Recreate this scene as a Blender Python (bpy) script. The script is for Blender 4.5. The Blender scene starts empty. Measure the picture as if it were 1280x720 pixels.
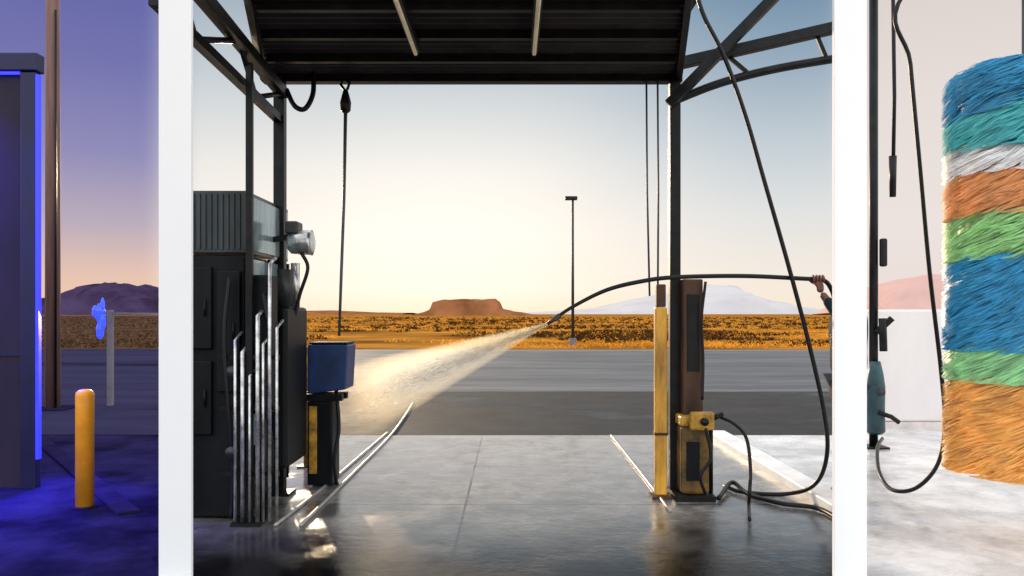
import bpy, bmesh, math, random
from mathutils import Vector, noise
random.seed(7)
S = bpy.context.scene
COL = S.collection
PI = math.pi
F, H, HZ = 1000.0, 1.45, 392.0
def P(px, py, d): return Vector(((px-640)/F*d, d, H-(py-HZ)/F*d))
def G(px, py, z=0.0):
    d = H*F/(py-HZ); return Vector(((px-640)/F*d, d, z))
def lin(c): 
    return tuple(((v/255)/12.92 if v/255 <= .04045 else ((v/255+.055)/1.055)**2.4) for v in c)
S.view_settings.view_transform = 'Standard'; S.view_settings.look = 'None'; S.view_settings.exposure = 0
# ---------------------------------------------------------------- materials
def nodes(name):
    m = bpy.data.materials.new(name); m.use_nodes = True
    return m, m.node_tree.nodes, m.node_tree.links, m.node_tree.nodes['Principled BSDF']
def M(name, c, rough=.5, metal=0., var=.3, scale=6., bump=.0, c2=None, emit=None, es=0., isl=0., stretch=None, coat=0., spec=.5, transl=0.):
    m, n, l, b = nodes(name)
    tc = n.new('ShaderNodeTexCoord'); nz = n.new('ShaderNodeTexNoise'); nz.inputs['Scale'].default_value = scale; nz.inputs['Detail'].default_value = 8; nz.inputs['Roughness'].default_value=.62
    if stretch:
        mp = n.new('ShaderNodeMapping'); mp.inputs['Scale'].default_value = stretch
        l.new(tc.outputs['Object'], mp.inputs[0]); l.new(mp.outputs[0], nz.inputs['Vector'])
    else: l.new(tc.outputs['Object'], nz.inputs['Vector'])
    rp = n.new('ShaderNodeValToRGB')
    a = tuple(v*(1-var) for v in c); bb = c2 or tuple(min(1, v*(1+var)) for v in c)
    rp.color_ramp.elements[0].color = (*a, 1); rp.color_ramp.elements[1].color = (*bb, 1)
    rp.color_ramp.elements[0].position = .32; rp.color_ramp.elements[1].position = .68
    l.new(nz.outputs['Fac'], rp.inputs[0])
    out = rp.outputs[0]
    if isl:
        g = n.new('ShaderNodeNewGeometry'); hs = n.new('ShaderNodeHueSaturation'); mr = n.new('ShaderNodeMapRange')
        mr.inputs[3].default_value = 1-isl; mr.inputs[4].default_value = 1+isl
        l.new(g.outputs['Random Per Island'], mr.inputs[0]); l.new(mr.outputs[0], hs.inputs['Value']); l.new(out, hs.inputs['Color']); out = hs.outputs[0]
    l.new(out, b.inputs['Base Color'])
    mr2 = n.new('ShaderNodeMapRange'); mr2.inputs[3].default_value = max(.02, rough-.12); mr2.inputs[4].default_value = min(1, rough+.12)
    l.new(nz.outputs['Fac'], mr2.inputs[0]); l.new(mr2.outputs[0], b.inputs['Roughness'])
    b.inputs['Metallic'].default_value = metal; b.inputs['Coat Weight'].default_value = coat; b.inputs['Specular IOR Level'].default_value = spec
    if bump:
        bp = n.new('ShaderNodeBump'); bp.inputs['Strength'].default_value = bump; bp.inputs['Distance'].default_value = .02
        l.new(nz.outputs['Fac'], bp.inputs['Height']); l.new(bp.outputs[0], b.inputs['Normal'])
    if emit:
        b.inputs['Emission Color'].default_value = (*emit, 1); b.inputs['Emission Strength'].default_value = es
    if transl:
        tr = n.new('ShaderNodeBsdfTranslucent'); ms = n.new('ShaderNodeMixShader'); ms.inputs[0].default_value = transl
        l.new(out, tr.inputs['Color']); l.new(b.outputs[0], ms.inputs[1]); l.new(tr.outputs[0], ms.inputs[2]); l.new(ms.outputs[0], n['Material Output'].inputs['Surface'])
    return m
def wet(name, dark, light, r_wet, r_dry, sc=.8, joint=None, cover=.5, foam=None, ior=1.45, bumpk=1., wetmul=.45, soft=.07, spec=.5, grad=None, streak=None):
    m, n, l, b = nodes(name)
    b.inputs['IOR'].default_value = ior; b.inputs['Specular IOR Level'].default_value = spec
    tc = n.new('ShaderNodeTexCoord'); src = tc.outputs['Object']
    if streak:
        mp = n.new('ShaderNodeMapping'); mp.inputs['Scale'].default_value = streak; l.new(src, mp.inputs[0]); src = mp.outputs[0]
    def nz(s, d=8, r=.6):
        k = n.new('ShaderNodeTexNoise'); k.inputs['Scale'].default_value = s; k.inputs['Detail'].default_value = d; k.inputs['Roughness'].default_value = r
        l.new(src, k.inputs['Vector']); return k.outputs['Fac']
    pud = n.new('ShaderNodeMapRange'); pud.interpolation_type = 'SMOOTHSTEP'; pud.inputs[1].default_value = cover-soft; pud.inputs[2].default_value = cover+soft
    l.new(nz(sc), pud.inputs[0])
    col = n.new('ShaderNodeValToRGB'); col.color_ramp.elements[0].position = .3; col.color_ramp.elements[1].position = .7
    col.color_ramp.elements[0].color = (*dark, 1); col.color_ramp.elements[1].color = (*light, 1)
    l.new(nz(sc*3.1, 10, .7), col.inputs[0])
    mx = n.new('ShaderNodeMix'); mx.data_type = 'RGBA'; mx.blend_type = 'MULTIPLY'
    l.new(pud.outputs[0], mx.inputs[0]); l.new(col.outputs[0], mx.inputs[6]); mx.inputs[7].default_value = (wetmul, wetmul, wetmul, 1)
    out = mx.outputs[2]
    if grad:                         # roof shade put into colour and specular: wet floor darker towards the camera
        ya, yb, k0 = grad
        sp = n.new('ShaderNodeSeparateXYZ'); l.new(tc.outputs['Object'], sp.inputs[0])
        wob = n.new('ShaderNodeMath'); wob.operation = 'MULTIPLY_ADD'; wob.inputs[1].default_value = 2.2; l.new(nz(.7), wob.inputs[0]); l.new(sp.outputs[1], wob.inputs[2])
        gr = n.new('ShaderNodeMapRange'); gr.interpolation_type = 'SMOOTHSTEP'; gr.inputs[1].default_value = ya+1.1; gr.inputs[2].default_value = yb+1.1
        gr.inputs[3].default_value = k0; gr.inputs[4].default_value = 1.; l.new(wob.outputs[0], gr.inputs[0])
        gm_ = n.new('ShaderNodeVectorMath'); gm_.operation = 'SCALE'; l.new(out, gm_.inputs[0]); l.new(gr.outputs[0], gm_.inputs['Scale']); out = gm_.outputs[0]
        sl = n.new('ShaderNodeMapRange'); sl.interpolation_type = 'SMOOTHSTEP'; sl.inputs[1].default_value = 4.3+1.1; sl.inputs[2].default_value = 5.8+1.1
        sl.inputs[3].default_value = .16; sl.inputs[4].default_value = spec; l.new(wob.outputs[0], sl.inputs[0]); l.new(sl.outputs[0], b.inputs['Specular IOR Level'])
    if joint:
        sp = n.new('ShaderNodeSeparateXYZ'); l.new(tc.outputs['Object'], sp.inputs[0])
        for ax, off, per in joint:
            ad = n.new('ShaderNodeMath'); ad.operation = 'ADD'; ad.inputs[1].default_value = off; l.new(sp.outputs[ax], ad.inputs[0])
            pp = n.new('ShaderNodeMath'); pp.operation = 'PINGPONG'; pp.inputs[1].default_value = per/2; l.new(ad.outputs[0], pp.inputs[0])
            lt = n.new('ShaderNodeMath'); lt.operation = 'LESS_THAN'; lt.inputs[1].default_value = .009; l.new(pp.outputs[0], lt.inputs[0])
            m2 = n.new('ShaderNodeMix'); m2.data_type = 'RGBA'; l.new(lt.outputs[0], m2.inputs[0]); l.new(out, m2.inputs[6]); m2.inputs[7].default_value = (.01, .01, .01, 1); out = m2.outputs[2]
    if foam:
        fm = n.new('ShaderNodeMapRange'); fm.inputs[1].default_value = .42; fm.inputs[2].default_value = .6; l.new(nz(1.6, 10, .7), fm.inputs[0])
        m3 = n.new('ShaderNodeMix'); m3.data_type = 'RGBA'; l.new(fm.outputs[0], m3.inputs[0]); l.new(out, m3.inputs[6]); m3.inputs[7].default_value = (*foam, 1); out = m3.outputs[2]
    l.new(out, b.inputs['Base Color'])
    ro = n.new('ShaderNodeMapRange'); ro.inputs[3].default_value = r_dry; ro.inputs[4].default_value = r_wet
    l.new(pud.outputs[0], ro.inputs[0]); l.new(ro.outputs[0], b.inputs['Roughness'])
    bp = n.new('ShaderNodeBump'); bp.inputs['Distance'].default_value = .008
    st = n.new('ShaderNodeMapRange'); st.inputs[3].default_value = .55*bumpk; st.inputs[4].default_value = .12*bumpk; l.new(pud.outputs[0], st.inputs[0]); l.new(st.outputs[0], bp.inputs['Strength'])
    l.new(nz(14, 10, .7), bp.inputs['Height']); l.new(bp.outputs[0], b.inputs['Normal'])
    return m
m_steel = M('dark_steel', (.011, .0115, .0125), .42, .3, .5, 9, .1, spec=.22)
m_black = M('black_rubber', (.007, .007, .008), .42, 0, .3, 20, spec=.25)
m_roof = M('roof_sheet_metal', (.026, .022, .019), .55, .1, .5, 3, spec=.2)
m_white = M('white_paint', (.95, .95, .95), .7, 0, .01, 4, .0, spec=.2)
m_cab = M('dark_cabinet_metal', (.0055, .007, .008), .45, 0, .7, 3, .1, stretch=(1, 1, .3), spec=.13)
m_louv = M('wet_louvre_metal', (.024, .032, .036), .3, .3, .8, 3, .1, stretch=(1, 1, .3), spec=.35)
m_cabside = M('wet_glass_panel', (.24, .32, .34), .12, .2, .75, 2.4, .1, stretch=(1, 2, .5))
m_pipe = M('steel_pipe', (.55, .55, .54), .28, .8, .5, 12)
m_rail = M('wet_rail_metal', (.36, .34, .32), .45, .6, .3, 10)
m_yel = M('worn_gold_paint', (.66, .31, .034), .36, .15, .65, 6, .2, stretch=(1, 1, .22))
m_yeld = M('dull_yellow_paint', (.24, .125, .016), .5, 0, .75, 9, .2)
m_och = M('yellow_black_worn_paint', (.022, .012, .005), .5, 0, .9, 6, .3, c2=(.25, .13, .018))
m_yelg = M('yellow_paint', (.42, .22, .022), .5, 0, .7, 12, .2)
m_yelb = M('bollard_yellow_paint', (.8, .31, .012), .4, 0, .15, 7)
m_rust = M('rusty_brown_metal', (.06, .025, .012), .6, .2, .85, 7, .2, stretch=(1, 1, .3))
m_blue = M('blue_box_paint', (.007, .03, .115), .45, 0, .4, 5)
m_teal = M('teal_pump_paint', (.008, .045, .055), .4, 0, .5, 6)
m_navy = M('navy_frame_metal', (.006, .006, .05), .4, .3, .3, 5)
m_panel = M('dark_violet_panel', (.022, .016, .034), .6, 0, .4, 2, .1, stretch=(1, 1, .4), spec=.2)
m_wood = M('weathered_pole', (.17, .085, .075), .75, 0, .35, 7, .3, stretch=(3, 3, .2))
m_conc = M('pale_concrete', (.17, .15, .19), .6, 0, .2, 5, .2)
m_wall = M('haze_tinted_wall', (.78, .73, .715), .8, 0, .06, 1.2, .1, stretch=(1, 1, .4), spec=.2)  # pale haze of the brush bay put into the wall colour
m_wallb = M('haze_paled_base', (.7, .63, .6), .7, 0, .2, 5, .1)  # red paled in the base colour to sit in the same haze
m_led = M('blue_led', (.02, .03, .5), .4, emit=(.016, .02, 1.), es=1.9)
m_led2 = M('blue_lamp_glow', (.03, .05, .6), .4, emit=(.03, .06, 1.), es=1.5, var=.5, scale=14)
m_tube = M('tube_diffuser', (.5, .45, .3), .4, emit=(1, .82, .5), es=.12)
m_lamp = M('grey_lamp', (.04, .04, .04), .45, .4)
m_cable = M('grey_cable', (.07, .07, .072), .5, .3)
m_lens = M('lamp_lens', (.75, .75, .7), .12, 0, .1)
m_skin = M('person_skin', (.12, .036, .024), .5, 0, .15, 20)
m_jack = M('teal_jacket', (.005, .02, .027), .8, 0, .3, 14, .2, spec=.2)
m_trou = M('dark_trousers', (.02, .022, .03), .8, 0, .3, 14, .2)
m_hair = M('dark_hair', (.015, .01, .008), .6, 0, .3, 30)
m_eye = M('eye', (.5, .5, .5), .2, 0, .1)
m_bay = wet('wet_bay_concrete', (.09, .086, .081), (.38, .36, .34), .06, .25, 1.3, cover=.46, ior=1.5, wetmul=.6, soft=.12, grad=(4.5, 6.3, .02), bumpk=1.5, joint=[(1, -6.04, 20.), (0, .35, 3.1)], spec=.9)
m_pale = wet('foamy_pale_concrete', (.46, .45, .445), (.6, .585, .58), .06, .34, .9, cover=.5, foam=(.8, .79, .785), soft=.16, wetmul=.8)
m_lot = wet('damp_led_tinted_asphalt', (.01, .008, .032), (.026, .022, .075), .5, .8, .6, cover=.55, spec=0.)  # navy tint puts blue LED wash and dusk into the asphalt colour
m_sroad = wet('dusk_tinted_asphalt', (.022, .021, .05), (.038, .035, .084), .7, .9, .3, cover=.6, spec=0., streak=(.2, 1, 1))  # violet tint puts dusk light into the colour, unlike the open road
m_apron = wet('damp_apron_asphalt', (.017, .018, .02), (.038, .039, .042), .38, .75, .5, cover=.56, ior=1.3, soft=.12, spec=.3)
m_road = wet('road_asphalt', (.042, .047, .056), (.17, .178, .19), .45, .8, .9, cover=.5, ior=1.35, spec=.35, soft=.2, wetmul=.6, streak=(.07, .4, 1))
m_kerb = M('floor_sheen_kerb', (.78, .77, .75), .5, 0, .12, 4, .2)
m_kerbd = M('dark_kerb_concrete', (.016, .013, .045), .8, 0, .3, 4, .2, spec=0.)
m_line = M('road_paint', (.3, .29, .27), .6, 0, .4, 6)
m_des = M('desert_earth', (.13, .052, .012), .95, 0, .5, .11, 0, c2=(.52, .23, .04), spec=0.)
m_mesa = M('red_mesa_rock', (.25, .1, .042), .95, 0, .4, .05, 0, stretch=(1, 1, .3), spec=0.)
m_mtn = M('hazy_grey_mountain', (.5, .48, .485), .95, 0, .1, .006, spec=0.)  # brighter grey imitates distance haze in the rock colour
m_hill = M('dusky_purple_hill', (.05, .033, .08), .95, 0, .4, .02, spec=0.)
m_rhill = M('hazy_red_hill', (.56, .36, .32), .95, 0, .08, .02, spec=0.)  # haze carried by the paler, pinker base colour
m_scrub = M('golden_scrub', (.68, .3, .032), .9, 0, .4, .12, isl=.3, transl=.5, spec=0.)
m_scrubd = M('dark_scrub_leaves', (.065, .032, .011), .9, 0, .4, .3, isl=.3, spec=0.)
m_scrubp = M('dusk_tinted_leaves', (.1, .056, .03), .9, 0, .4, .15, isl=.3, spec=0.)  # leaf colour dimmed to go with the painted dusk
m_dearth = M('dusk_tinted_earth', (.07, .04, .03), .95, 0, .5, .1, 0, spec=0.)  # desert earth again, darkened in colour for dusk on the left
# ---------------------------------------------------------------- mesh builder
ROOT = {}
def tag(o, label=None, cat=None, group=None, kind=None):
    if label: o['label'] = label
    if cat: o['category'] = cat
    if group: o['group'] = group
    if kind: o['kind'] = kind
    return o
def empty(name, loc, label, cat, group=None):
    o = bpy.data.objects.new(name, None); COL.objects.link(o); o.location = loc; o.empty_display_size = .2
    ROOT[o] = Vector(loc); return tag(o, label, cat, group)
class MB:
    def __init__(s): s.v = []; s.f = []
    def add(s, vs, fs):
        k = len(s.v); s.v += [Vector(v) for v in vs]; s.f += [tuple(i+k for i in f) for f in fs]; return s
    def box(s, a, b):
        x0, y0, z0 = a; x1, y1, z1 = b
        return s.add([(x0,y0,z0),(x1,y0,z0),(x1,y1,z0),(x0,y1,z0),(x0,y0,z1),(x1,y0,z1),(x1,y1,z1),(x0,y1,z1)],
                     [(0,3,2,1),(4,5,6,7),(0,1,5,4),(1,2,6,5),(2,3,7,6),(3,0,4,7)])
    def bar(s, p, q, w, h, up=(0,0,1)):
        p, q = Vector(p), Vector(q); t = (q-p).normalized(); up = Vector(up)
        if abs(t.dot(up)) > .98: up = Vector((0,1,0))
        a = t.cross(up).normalized(); b = a.cross(t).normalized(); vs = []
        for c in (p, q):
            for i, j in ((-1,-1),(1,-1),(1,1),(-1,1)): vs.append(c+a*i*w/2+b*j*h/2)
        return s.add(vs, [(3,2,1,0),(4,5,6,7),(0,1,5,4),(1,2,6,5),(2,3,7,6),(3,0,4,7)])
    def tube(s, pts, r, n=10, caps=True):
        pts = [Vector(p) for p in pts]; rs = r if isinstance(r, (list, tuple)) else [r]*len(pts)
        k = len(s.v); prev = None
        for i, p in enumerate(pts):
            t = (pts[min(i+1, len(pts)-1)]-pts[max(i-1, 0)]).normalized()
            if prev is None:
                up = Vector((0,0,1)) if abs(t.z) < .9 else Vector((1,0,0)); a = t.cross(up).normalized()
            else: a = (prev-t*prev.dot(t)).normalized()
            prev = a; b = t.cross(a)
            for j in range(n):
                an = 2*PI*j/n; s.v.append(p+a*math.cos(an)*rs[i]+b*math.sin(an)*rs[i])
        for i in range(len(pts)-1):
            for j in range(n):
                s.f.append((k+i*n+j, k+i*n+(j+1) % n, k+(i+1)*n+(j+1) % n, k+(i+1)*n+j))
        if caps:
            s.f.append(tuple(k+j for j in range(n))[::-1]); s.f.append(tuple(k+(len(pts)-1)*n+j for j in range(n)))
        return s
    def lathe(s, c, prof, n=24, axis='z'):
        k = len(s.v); c = Vector(c)
        for r, z in prof:
            for j in range(n):
                a = 2*PI*j/n; u, w = r*math.cos(a), r*math.sin(a)
                s.v.append(c+(Vector((u, w, z)) if axis == 'z' else Vector((z, u, w)) if axis == 'x' else Vector((u, z, w))))
        for i in range(len(prof)-1):
            for j in range(n): s.f.append((k+i*n+j, k+i*n+(j+1) % n, k+(i+1)*n+(j+1) % n, k+(i+1)*n+j))
        s.f.append(tuple(k+j for j in range(n))[::-1]); s.f.append(tuple(k+(len(prof)-1)*n+j for j in range(n)))
        return s
    def build(s, name, m, parent=None, smooth=False, bev=0., own=True):
        me = bpy.data.meshes.new(name); base = Vector((0,0,0))
        if parent is not None: base = ROOT[parent]
        elif own:
            xs = [v.x for v in s.v]; ys = [v.y for v in s.v]; zs = [v.z for v in s.v]
            base = Vector(((min(xs)+max(xs))/2, (min(ys)+max(ys))/2, min(zs)))
        me.from_pydata([tuple(v-base) for v in s.v], [], s.f); me.update()
        bm = bmesh.new(); bm.from_mesh(me); bmesh.ops.recalc_face_normals(bm, faces=bm.faces); bm.to_mesh(me); bm.free()
        me.materials.append(m)
        if smooth: me.polygons.foreach_set('use_smooth', [True]*len(me.polygons))
        o = bpy.data.objects.new(name, me); COL.objects.link(o)
        if parent is not None: o.parent = parent
        else: o.location = base
        ROOT[o] = base
        if bev:
            bv = o.modifiers.new('bevel', 'BEVEL'); bv.width = bev; bv.segments = 2; bv.limit_method = 'ANGLE'
        return o
def smoothpath(pts, k=8):
    pts = [Vector(p) for p in pts]; out = []
    q = [pts[0]*2-pts[1]]+pts+[pts[-1]*2-pts[-2]]
    for i in range(1, len(q)-2):
        a, b, c, d = q[i-1], q[i], q[i+1], q[i+2]
        for j in range(k):
            t = j/k
            out.append(.5*((2*b)+(c-a)*t+(2*a-5*b+4*c-d)*t*t+(-a+3*b-3*c+d)*t**3))
    out.append(pts[-1]); return out
def sheet(name, poly, z, m):
    o = MB().add([(x, y, z) for x, y in poly], [tuple(range(len(poly)))]).build(name, m, own=False)
    return tag(o, kind='structure')
# ---------------------------------------------------------------- setting
sheet('ground', [(-4000,-300),(4000,-300),(4000,5000),(-4000,5000)], 0, m_des)
sheet('road', [(-150,14.8),(150,14.8),(150,32.2),(-150,32.2)], .006, m_road)
sheet('road_edge_line', [(-13,31.0),(150,31.0),(150,31.25),(-13,31.25)], .010, m_line)
sheet('apron', [(-60,9.48),(60,9.48),(60,14.8),(-60,14.8)], .004, m_apron)
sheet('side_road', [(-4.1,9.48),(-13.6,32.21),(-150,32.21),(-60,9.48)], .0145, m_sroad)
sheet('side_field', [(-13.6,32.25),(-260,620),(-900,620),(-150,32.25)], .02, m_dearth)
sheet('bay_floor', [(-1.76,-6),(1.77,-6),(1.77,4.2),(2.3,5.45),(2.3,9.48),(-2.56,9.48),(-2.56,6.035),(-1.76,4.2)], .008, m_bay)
sheet('pale_bay_floor', [(2.3,9.48),(2.3,5.45),(1.77,4.2),(1.77,-6),(20,-6),(20,9.97),(4.0,9.97),(4.0,9.48)], .0085, m_pale)
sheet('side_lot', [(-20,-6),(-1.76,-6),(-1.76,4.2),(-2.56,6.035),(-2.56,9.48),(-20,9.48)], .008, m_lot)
def kerb(name, p, q, w, h, m):
    o = MB().bar((p[0],p[1],h/2-.01), (q[0],q[1],h/2-.01), w, h+.02).build(name, m, bev=.012, own=False); return tag(o, kind='structure')
kerb('bay_kerb', (2.4,5.75), (2.4,9.4), .2, .08, m_kerb)  # white kerb stands in for a bright wedge of reflective floor
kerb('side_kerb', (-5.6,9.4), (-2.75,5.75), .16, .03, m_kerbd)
def ridge(name, sil, d, depth, m, amp=.12, nx=90, ny=14, cliff=1., jag=0.):
    mb = MB(); xs = [s[0] for s in sil]; vs = []; fs = []
    for i in range(nx+1):
        px = xs[0]+(xs[-1]-xs[0])*i/nx
        for a, b in zip(sil, sil[1:]):
            if a[0] <= px <= b[0]: py = a[1]+(b[1]-a[1])*(px-a[0])/max(1e-6, b[0]-a[0]); break
        py += jag*noise.fractal(Vector((px*.12, 1.7, 0)), 1., 2., 4)
        zt = max(0, H+(HZ-py)*d/F)
        for j in range(ny+1):
            v = j/ny*2-1; p = max(0, 1-abs(v)**(2.5*cliff))
            x = (px-640)/F*d; y = d+v*depth/2
            nzv = noise.fractal(Vector((x, y*1.0, 3))*(8./d*6), 1.0, 2.0, 5)
            vs.append((x+nzv*depth*.02, y, -1+(zt+1)*p*(1+amp*nzv*.6)))
    for i in range(nx):
        for j in range(ny):
            a = i*(ny+1)+j; fs.append((a, a+ny+1, a+ny+2, a+1))
    o = mb.add(vs, fs).build(name, m, own=False); return tag(o, kind='structure')
ridge('red_mesa', [(522,393),(534,390),(541,387),(545,378),(556,375),(580,374.2),(600,374.5),(618,375),(624,378),(628,386),(640,389),(655,391.5),(670,393)], 620, 90, m_mesa, cliff=3.)
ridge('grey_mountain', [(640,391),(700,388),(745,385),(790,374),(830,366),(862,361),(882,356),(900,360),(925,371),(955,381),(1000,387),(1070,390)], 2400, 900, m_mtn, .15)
ridge('low_hill', [(200,391),(260,388),(330,389),(420,388),(470,390.5),(515,391)], 1500, 300, m_mesa)
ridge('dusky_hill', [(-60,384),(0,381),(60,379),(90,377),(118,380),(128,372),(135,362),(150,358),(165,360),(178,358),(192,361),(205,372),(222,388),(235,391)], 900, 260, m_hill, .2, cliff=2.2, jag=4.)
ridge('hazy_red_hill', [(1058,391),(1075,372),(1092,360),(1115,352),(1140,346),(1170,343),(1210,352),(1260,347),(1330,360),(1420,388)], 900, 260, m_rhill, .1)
def scrub(name, n, urange, drange, m, hgt, label, leaf=.1, patch=None, off=50):
    mb = MB(); vs = []; fs = []
    while n > 0:
        d = drange[0]*(drange[1]/drange[0])**(random.random()**1.15); u = random.uniform(*urange); x0 = u*d
        if patch is not None and noise.noise(Vector((x0/18+off, d/7, 2.2))) < patch: continue
        n -= 1
        h = random.uniform(.5, 1.1)*hgt; w = h*random.uniform(.9, 1.7)
        for k in range(13):
            a = random.uniform(0, 2*PI); r = w*math.sqrt(random.random()); z = random.random()*h*(1-.6*(r/w)**2)
            c = Vector((x0+r*math.cos(a), d+r*math.sin(a), z)); s_ = leaf*random.uniform(.7, 2.0)*(1+d/120)
            e1 = Vector((random.uniform(-1,1), random.uniform(-.6,.6), random.uniform(-.3,1))).normalized()*s_
            e2 = Vector((random.uniform(-1,1), random.uniform(-1,1), random.uniform(-.2,.6))).normalized()*s_*.6
            q0 = len(vs); vs += [c-e2*.5, c+e1, c+e2*.5, c-e1*.3]; fs.append((q0,q0+1,q0+2,q0+3))
    mb.v = vs; mb.f = fs
    return tag(mb.build(name, m, own=False), label, 'scrub', kind='stuff')
scrub('golden_scrub', 3200, (-.43,.5), (33,330), m_scrub, .24, 'golden dry scrub covering the desert beyond the road', .05, -.08, 20)
scrub('dark_scrub', 2600, (-.43,.5), (35,300), m_scrubd, .3, 'dark low bushes in streaks through the golden desert scrub', .08, .1)
scrub('dusk_tinted_scrub', 2600, (-.9,-.425), (33.5,320), m_scrubp, .3, 'brown scrub darkened with dusk colour at the far side of the road on the left', .07, -.1, 5)
# ---------------------------------------------------------------- white columns standing in for the border strips
def column(x0, x1, label):
    e = empty('column', ((x0+x1)/2, 4.165, .0), label, 'column')
    MB().box((x0,4.15,.02), (x1,4.18,3.5)).build('shaft', m_white, e, bev=.003)
    MB().box((x0-.05,4.09,.0), (x1+.05,4.24,.02)).build('base_plate', m_white, e, bev=.004)
    MB().box((x0-.03,4.11,3.5), (x1+.03,4.22,3.52)).build('cap_plate', m_white, e, bev=.004)
column(-1.834, -1.665, 'plain white flat column standing in for a border strip between the blue lit lot and the wash bay')
column(1.672, 1.842, 'plain white flat column standing in for a border strip between the wash bay and the striped brush')
# ---------------------------------------------------------------- canopy
can = empty('wash_bay_canopy', (-.25,6.4,0), 'dark steel canopy with corrugated roof and lattice side beams over the open wash bay', 'canopy')
mb = MB(); y0, y1 = 4.35, 6.46; n = 84; vs = []; fs = []
for i in range(n+1):
    y = y0+(y1-y0)*i/n; t = (y-y0)/(y1-y0); z = 3.36+(.022 if (i//2) % 2 else 0)
    xl = -1.45-.52*t; xr = .96+.37*t
    vs += [(xl,y,z),(xr,y,z),(xl,y,z+.05),(xr,y,z+.05)]
for i in range(n):
    a = i*4; fs += [(a,a+1,a+5,a+4),(a+2,a+6,a+7,a+3),(a,a+4,a+6,a+2),(a+1,a+3,a+7,a+5)]
fs += [(0,2,3,1),(n*4,n*4+1,n*4+3,n*4+2)]
mb.add(vs, fs).build('roof_sheet', m_roof, can)
MB().bar((-1.47,4.35,3.37), (-1.98,6.36,3.37), .045, .13).build('edge_trim', m_steel, can, bev=.004)
MB().bar((.98,4.35,3.37), (1.33,6.36,3.37), .045, .13).build('edge_trim', m_steel, can, bev=.004)
MB().bar((-2.0,6.42,3.345), (1.36,6.42,3.345), .1, .09).build('header_beam', m_steel, can, bev=.006)
for yy in (4.9, 5.4, 5.9):
    t = (yy-y0)/(y1-y0); MB().bar((-1.42-.52*t,yy,3.328), (.93+.37*t,yy,3.328), .05, .055).build('purlin', m_steel, can)
for x in (-.66, .152):
    h = MB().box((x-.025,4.5,3.245), (x+.025,5.5,3.298)).build('light_housing', m_steel, can)
    MB().tube([(x,4.52,3.23),(x,5.48,3.23)], .014, 10).build('light_tube', m_tube, h, True)
for px, d, top in ((350,6.4,3.33),(843,6.4,3.45),(312,5.5,3.2)):
    x = (px-640)/F*d; w = .085 if d > 6 else .045
    p = MB().bar((x,d,.02), (x,d,top-.03), w, w).build('post', m_steel, can, bev=.006)
    MB().box((x-.1,d-.1,.009), (x+.1,d+.1,.03)).build('base_plate', m_steel, p)
tr = MB().bar((-1.78,4.2,3.3), (-1.82,6.36,3.2), .08, .08).build('lattice_girder', m_steel, can, bev=.005)
MB().bar((-1.88,4.2,3.1), (-1.86,6.36,3.0), .06, .06).build('lower_chord', m_steel, tr)
for i in range(4):
    a = i/4; b = (i+1)/4
    pa = Vector((-1.78-.04*a, 4.2+2.16*a, 3.3-.1*a)); pb = Vector((-1.88+.02*b, 4.2+2.16*b, 3.1-.1*b))
    if i % 2: pa = Vector((-1.88+.02*a, 4.2+2.16*a, 3.1-.1*a)); pb = Vector((-1.78-.04*b, 4.2+2.16*b, 3.3-.1*b))
    MB().tube([pa, pb], .02, 10).build('lattice_diagonal', m_steel, tr, True)
br = MB().bar(P(838,82,6.4), P(1064,30,6.3), .085, .085).build('cantilever_bracket', m_steel, can, bev=.005)
MB().tube(smoothpath([P(838,128,6.38), P(900,104,6.36), P(970,86,6.34), P(1064,70,6.3)]), .033, 10).build('lower_chord', m_steel, br, True)
MB().bar(P(836,131,6.34), P(978,-14,6.1), .075, .075).build('diagonal_brace', m_steel, br)
MB().bar(P(826,62,6.46), P(874,-14,6.2), .06, .06).build('diagonal_brace', m_steel, br)
MB().bar(P(905,66,6.4), P(938,94,6.36), .03, .03).build('web_bar', m_steel, br)
MB().bar(P(1020,42,6.34), P(1035,78,6.32), .03, .03).build('web_bar', m_steel, br)
# hanging gear
e = empty('hanging_lance', P(426,425,6.2), 'thin grey spray lance hanging from the roof edge left of the bay opening', 'spray lance')
MB().tube([P(432,136,6.35), P(430,250,6.3), P(426,360,6.24), P(424,420,6.2)], [.015,.012,.012,.01], 8).build('lance_tube', m_cable, e, True)
MB().lathe(P(432,138,6.35), [(.02,-.02),(.04,.0),(.045,.06),(.03,.12),(.018,.16)], 14).build('swivel', m_black, e, True)
MB().tube([P(432,114,6.35), P(426,106,6.36), P(430,98,6.37), P(437,104,6.36), P(434,112,6.35)], .012, 8).build('hook', m_steel, e, True)
o = MB().tube(smoothpath([P(392,92,6.35), P(391,118,6.33), P(381,136,6.3), P(368,132,6.3), P(358,112,6.33)]), .02, 10).build('hose_loop', m_black, None, True)
tag(o, 'short black hose loop hanging beside the top of the left canopy post', 'hose')
for px, l, b in ((808,'left',370),(822,'right',410)):
    o = MB().tube([P(px,99,6.33), P(px+1,240,6.33), P(px+(4 if l == 'left' else 0),b,6.33)], .008, 8).build('hanging_cable', m_cable, None, True)
    tag(o, 'thin grey cable hanging above the yellow post, %s one of the pair' % ('left hand' if l == 'left' else 'right hand'), 'cable')
pts = [P(866,-25,6.0),P(880,20,6.0),P(905,70,6.0),P(932,145,5.98),P(955,225,5.96),P(985,330,5.95),P(1010,425,5.95),P(1029,510,5.97),P(1034,565,6.0),P(1020,604,6.1),G(985,622,.03),G(930,620,.03),G(905,612,.03)]
o = MB().tube(smoothpath(pts), .016, 10).build('long_hose', m_black, None, True); tag(o, 'long black hose hanging from the roof bracket and looping to the floor', 'hose')
pts = [P(897,520,6.2),P(918,530,6.1),P(933,548,6.0),P(938,585,5.9),P(937,615,5.8),G(936,640,.05),G(937,655,.03)]
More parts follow.
